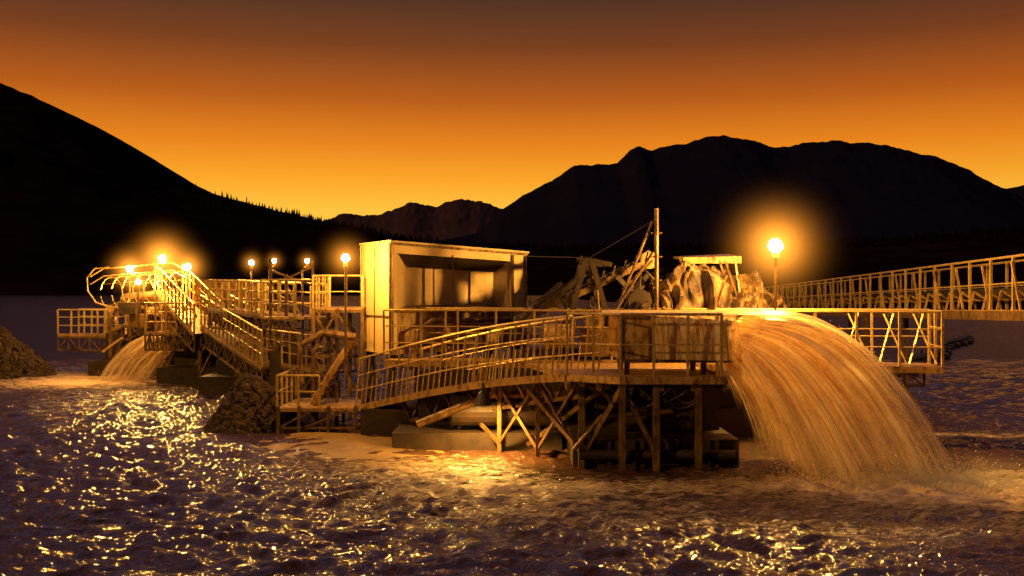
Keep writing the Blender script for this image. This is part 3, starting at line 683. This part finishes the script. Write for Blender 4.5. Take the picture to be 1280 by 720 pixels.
PT=Obj('floating_pipeline',(16,42,.2)); p=PT.part('pipe',DARK); q=PT.part('floats',MIDS)
pipe(p,[(14+i*1.1,36+i*2.0+.5*math.sin(i),.34) for i in range(14)],.13,10)
for i in range(0,14):
    x=14+i*1.1; yy=36+i*2.0+.5*math.sin(i); pipe(q,[(x-.45,yy,.08),(x+.45,yy,.08)],.2,12); beam(q,(x,yy,.2),(x,yy,.62),.05)
PT.done()

# ---------------------------------------------------------------- distant processing plant (left)
Q=Obj('washing_plant',(-11,34,1.7))
qr=Q.part('handrails',RAIL); qd=Q.part('decks',DECK); qf=Q.part('frames',MIDS); qk=Q.part('hull',DARK); qp=Q.part('panels',PANELD); qt=Q.part('trommel_drum',MIDS)
def bridge(a,b,wd,h=1.0,sp=.6,tr=.5,nt_=10):
    a=Vector(a); b=Vector(b); d=(b-a); s=Vector((-d.y,d.x,0)).normalized()*wd
    quadslab(qd,[a,b,b+s,a+s],.06); beam(qd,a-Vector((0,0,.05)),b-Vector((0,0,.05)),.05,.16)
    railing(qr,[a,b],h=h,sp=sp,r=.026); railing(qr,[a+s,b+s],h=h,sp=sp,r=.026)
    truss(qf,a-Vector((0,0,.1)),b-Vector((0,0,.1)),tr,nt_,.07)
bridge((-12.9,36.0,3.15),(-10.4,32.6,1.75),1.0,h=.95,sp=.42,nt_=9)
bridge((-10.3,33.0,2.0),(-6.9,27.5,1.05),1.0,h=1.0,sp=.45,nt_=12)
bridge((-9.6,31.6,2.6),(-5.9,27.0,2.45),1.0,h=.9,sp=.5,nt_=12)
bridge((-12.6,34.2,1.72),(-11.1,34.0,1.72),1.2,h=1.0,sp=.42)
bridge((-8.2,30.0,1.2),(-4.8,25.4,1.1),.9,h=.9,sp=.5,nt_=10)
bridge((-17.6,38.6,1.45),(-15.3,38.0,1.45),1.2,h=.95,sp=.55,nt_=5)
bridge((-15.4,37.8,1.6),(-13.6,37.0,2.2),1.0,h=.9,sp=.5,nt_=5)
c0=Vector((-15.0,37.3,3.05)); c1=Vector((-12.2,36.4,3.25))
pipe(qt,[c0+Vector((.5,0,-.25)),c1+Vector((0,0,-.25))],.24,16)
ax=(c1-c0).normalized(); sx_=ax.cross(Vector((0,0,1))).normalized(); up_=Vector((0,0,1))
for i in range(7):
    c=c0.lerp(c1,i/6)
    pipe(qr,[c+(sx_*math.cos(t)+up_*math.sin(t))*.60 for t in np.linspace(0.2,6.1,17)],.022,6)
for an in (0.6,1.6,2.6,3.6,4.4,5.4):
    o_=(sx_*math.cos(an)+up_*math.sin(an))*.58; beam(qf,c0+o_,c1+o_,.03)
for h in (.62,.9): pipe(qr,[c0+Vector((-.5,-.7,h-.3)),c0+Vector((0,-.75,h)),c1+Vector((0,-.7,h)),c1+Vector((.5,-.5,h-.3))],.026)
pipe(qr,[c0+Vector((.2,-.7,.95)),c0+Vector((-.35,-.7,.9)),c0+Vector((-.62,-.7,.55)),c0+Vector((-.6,-.7,.1)),c0+Vector((-.3,-.7,-.35)),c0+Vector((.2,-.7,-.5))],.03)
for x,y in ((-15,37.2),(-14.2,37),(-13.4,36.8),(-12.6,36.4),(-11.9,35.8),(-11.1,34.6),(-10.4,33.2),(-9.4,32),(-8.4,30.4),(-7.6,29),(-6.6,27.6),(-5.9,27.0),(-5.2,26.2)):
    beam(qf,(x,y,-.2),(x,y,2.3 if x<-12 else 1.6),.12)
    beam(qf,(x,y,.3),(x+.8,y-.6,1.6),.07)
box(qp,(-11.2,35.2,2.6),(-9.4,36.8,3.55)); box(qp,(-9.1,33,2.3),(-7.9,34,3.3)); box(qp,(-12.1,34.6,1.75),(-11.3,35.3,2.6))
for k in range(26):
    x=random.uniform(-14.5,-5.2); y=34.8+(x+12)*-.95+random.uniform(.6,1.6) if x>-12 else random.uniform(35.5,37)
    z=random.uniform(1.3,2.6); s=random.uniform(.12,.38)
    box(random.choice((qp,qf,qk)),(x-s,y-s,z-s*.7),(x+s,y+s,z+s*.7))
for k in range(34):
    x=random.uniform(-14.5,-5.0); y=34.6+(x+12)*-.98+random.uniform(.2,1.2) if x>-12 else random.uniform(35.5,37)
    z=random.uniform(1.0,2.9); beam(random.choice((qf,qr)),(x,y,z),(x+random.uniform(-.9,.9),y+random.uniform(-.4,.4),z+random.uniform(-.9,1.1)),random.uniform(.04,.09))
for x0,y0,x1,y1 in ((-15.6,36.6,-12.2,38.8),(-12.0,33.6,-9.6,36.4),(-9.5,30.2,-7.2,33.0),(-7.0,26.6,-5.0,29)):
    box(qk,(x0,y0,-.4),(x1,y1,.55))
    box(qk,(x0+.3,y0+.9,.55),(x1-.3,y1-.2,1.5))
quadslab(qp,[(-12.0,35.1,1.75),(-10.8,35.1,1.85),(-10.8,36.5,1.85),(-12.0,36.5,1.75)],.05)
Q.done()

# ---------------------------------------------------------------- gravel heaps
def heap(name,c,rx,ry,h,n,mat,s0=.04,s1=.12,seed=1):
    rnd=random.Random(seed); V=[];F=[]
    E=bpy.data.objects.new(name,None); scene.collection.objects.link(E)
    nu,nv=50,30; co=[]
    def hz(u,a):
        x=math.cos(a)*u*rx; y=math.sin(a)*u*ry
        return x,y,h*(1-u**1.25)*(1+.25*noise.noise(Vector((x*1.5,y*1.5,seed))))-0.05
    for i in range(nu):
        a=2*math.pi*i/(nu-1)
        for j in range(nv):
            x,y,z=hz(j/(nv-1)*1.05,a); co.append((c[0]+x,c[1]+y,z))
    grid_mesh('mound_core',co,nu,nv,mat,parent=E)
    bm=bmesh.new(); bmesh.ops.create_icosphere(bm,subdivisions=1,radius=1); bv=[v.co.copy() for v in bm.verts]; bf=[[v.index for v in f.verts] for f in bm.faces]; bm.free()
    for k in range(n):
        a=rnd.random()*6.283; u=math.sqrt(rnd.random())*1.03; x,y,z=hz(min(u,1.0),a)
        s=s0+(s1-s0)*rnd.random()**2.2; b0=len(V); e=Vector((rnd.uniform(.7,1.4),rnd.uniform(.7,1.4),rnd.uniform(.5,1)))
        R=Matrix.Rotation(rnd.random()*6,3,'Z')@Matrix.Rotation(rnd.random()*6,3,'X')
        for v in bv:
            q=R@Vector((v.x*e.x,v.y*e.y,v.z*e.z))*s*rnd.uniform(.8,1.2); V.append((c[0]+x+q.x,c[1]+y+q.y,z+q.z+s*.3))
        for f in bf: F.append([i+b0 for i in f])
    me=bpy.data.meshes.new('stones'); me.from_pydata(V,[],F); me.materials.append(mat); o=bpy.data.objects.new('stones',me); scene.collection.objects.link(o); o.parent=E
heap('gravel_pile',(-6.05,23.3),1.05,1.1,1.2,2600,ROCK,seed=2)
heap('gravel_pile',(-19.3,36.8),2.2,1.8,1.75,2200,ROCK,.06,.2,seed=5)
nu,nv=90,60; co=[]
for i in range(nu):
    for j in range(nv):
        u=i/(nu-1)*2-1; v=j/(nv-1)*2-1
        x=-3.3+u*2.2; y=20.4+v*1.9-u*.9
        r=math.hypot(u,v); z=.10*(1-r*1.25)+.05*noise.fractal(Vector((x*.8,y*.8,2)),1,2,5)
        if r>.95: z=min(z,-.08)
        co.append((x,y,z))
grid_mesh('sandbar',co,nu,nv,SAND)
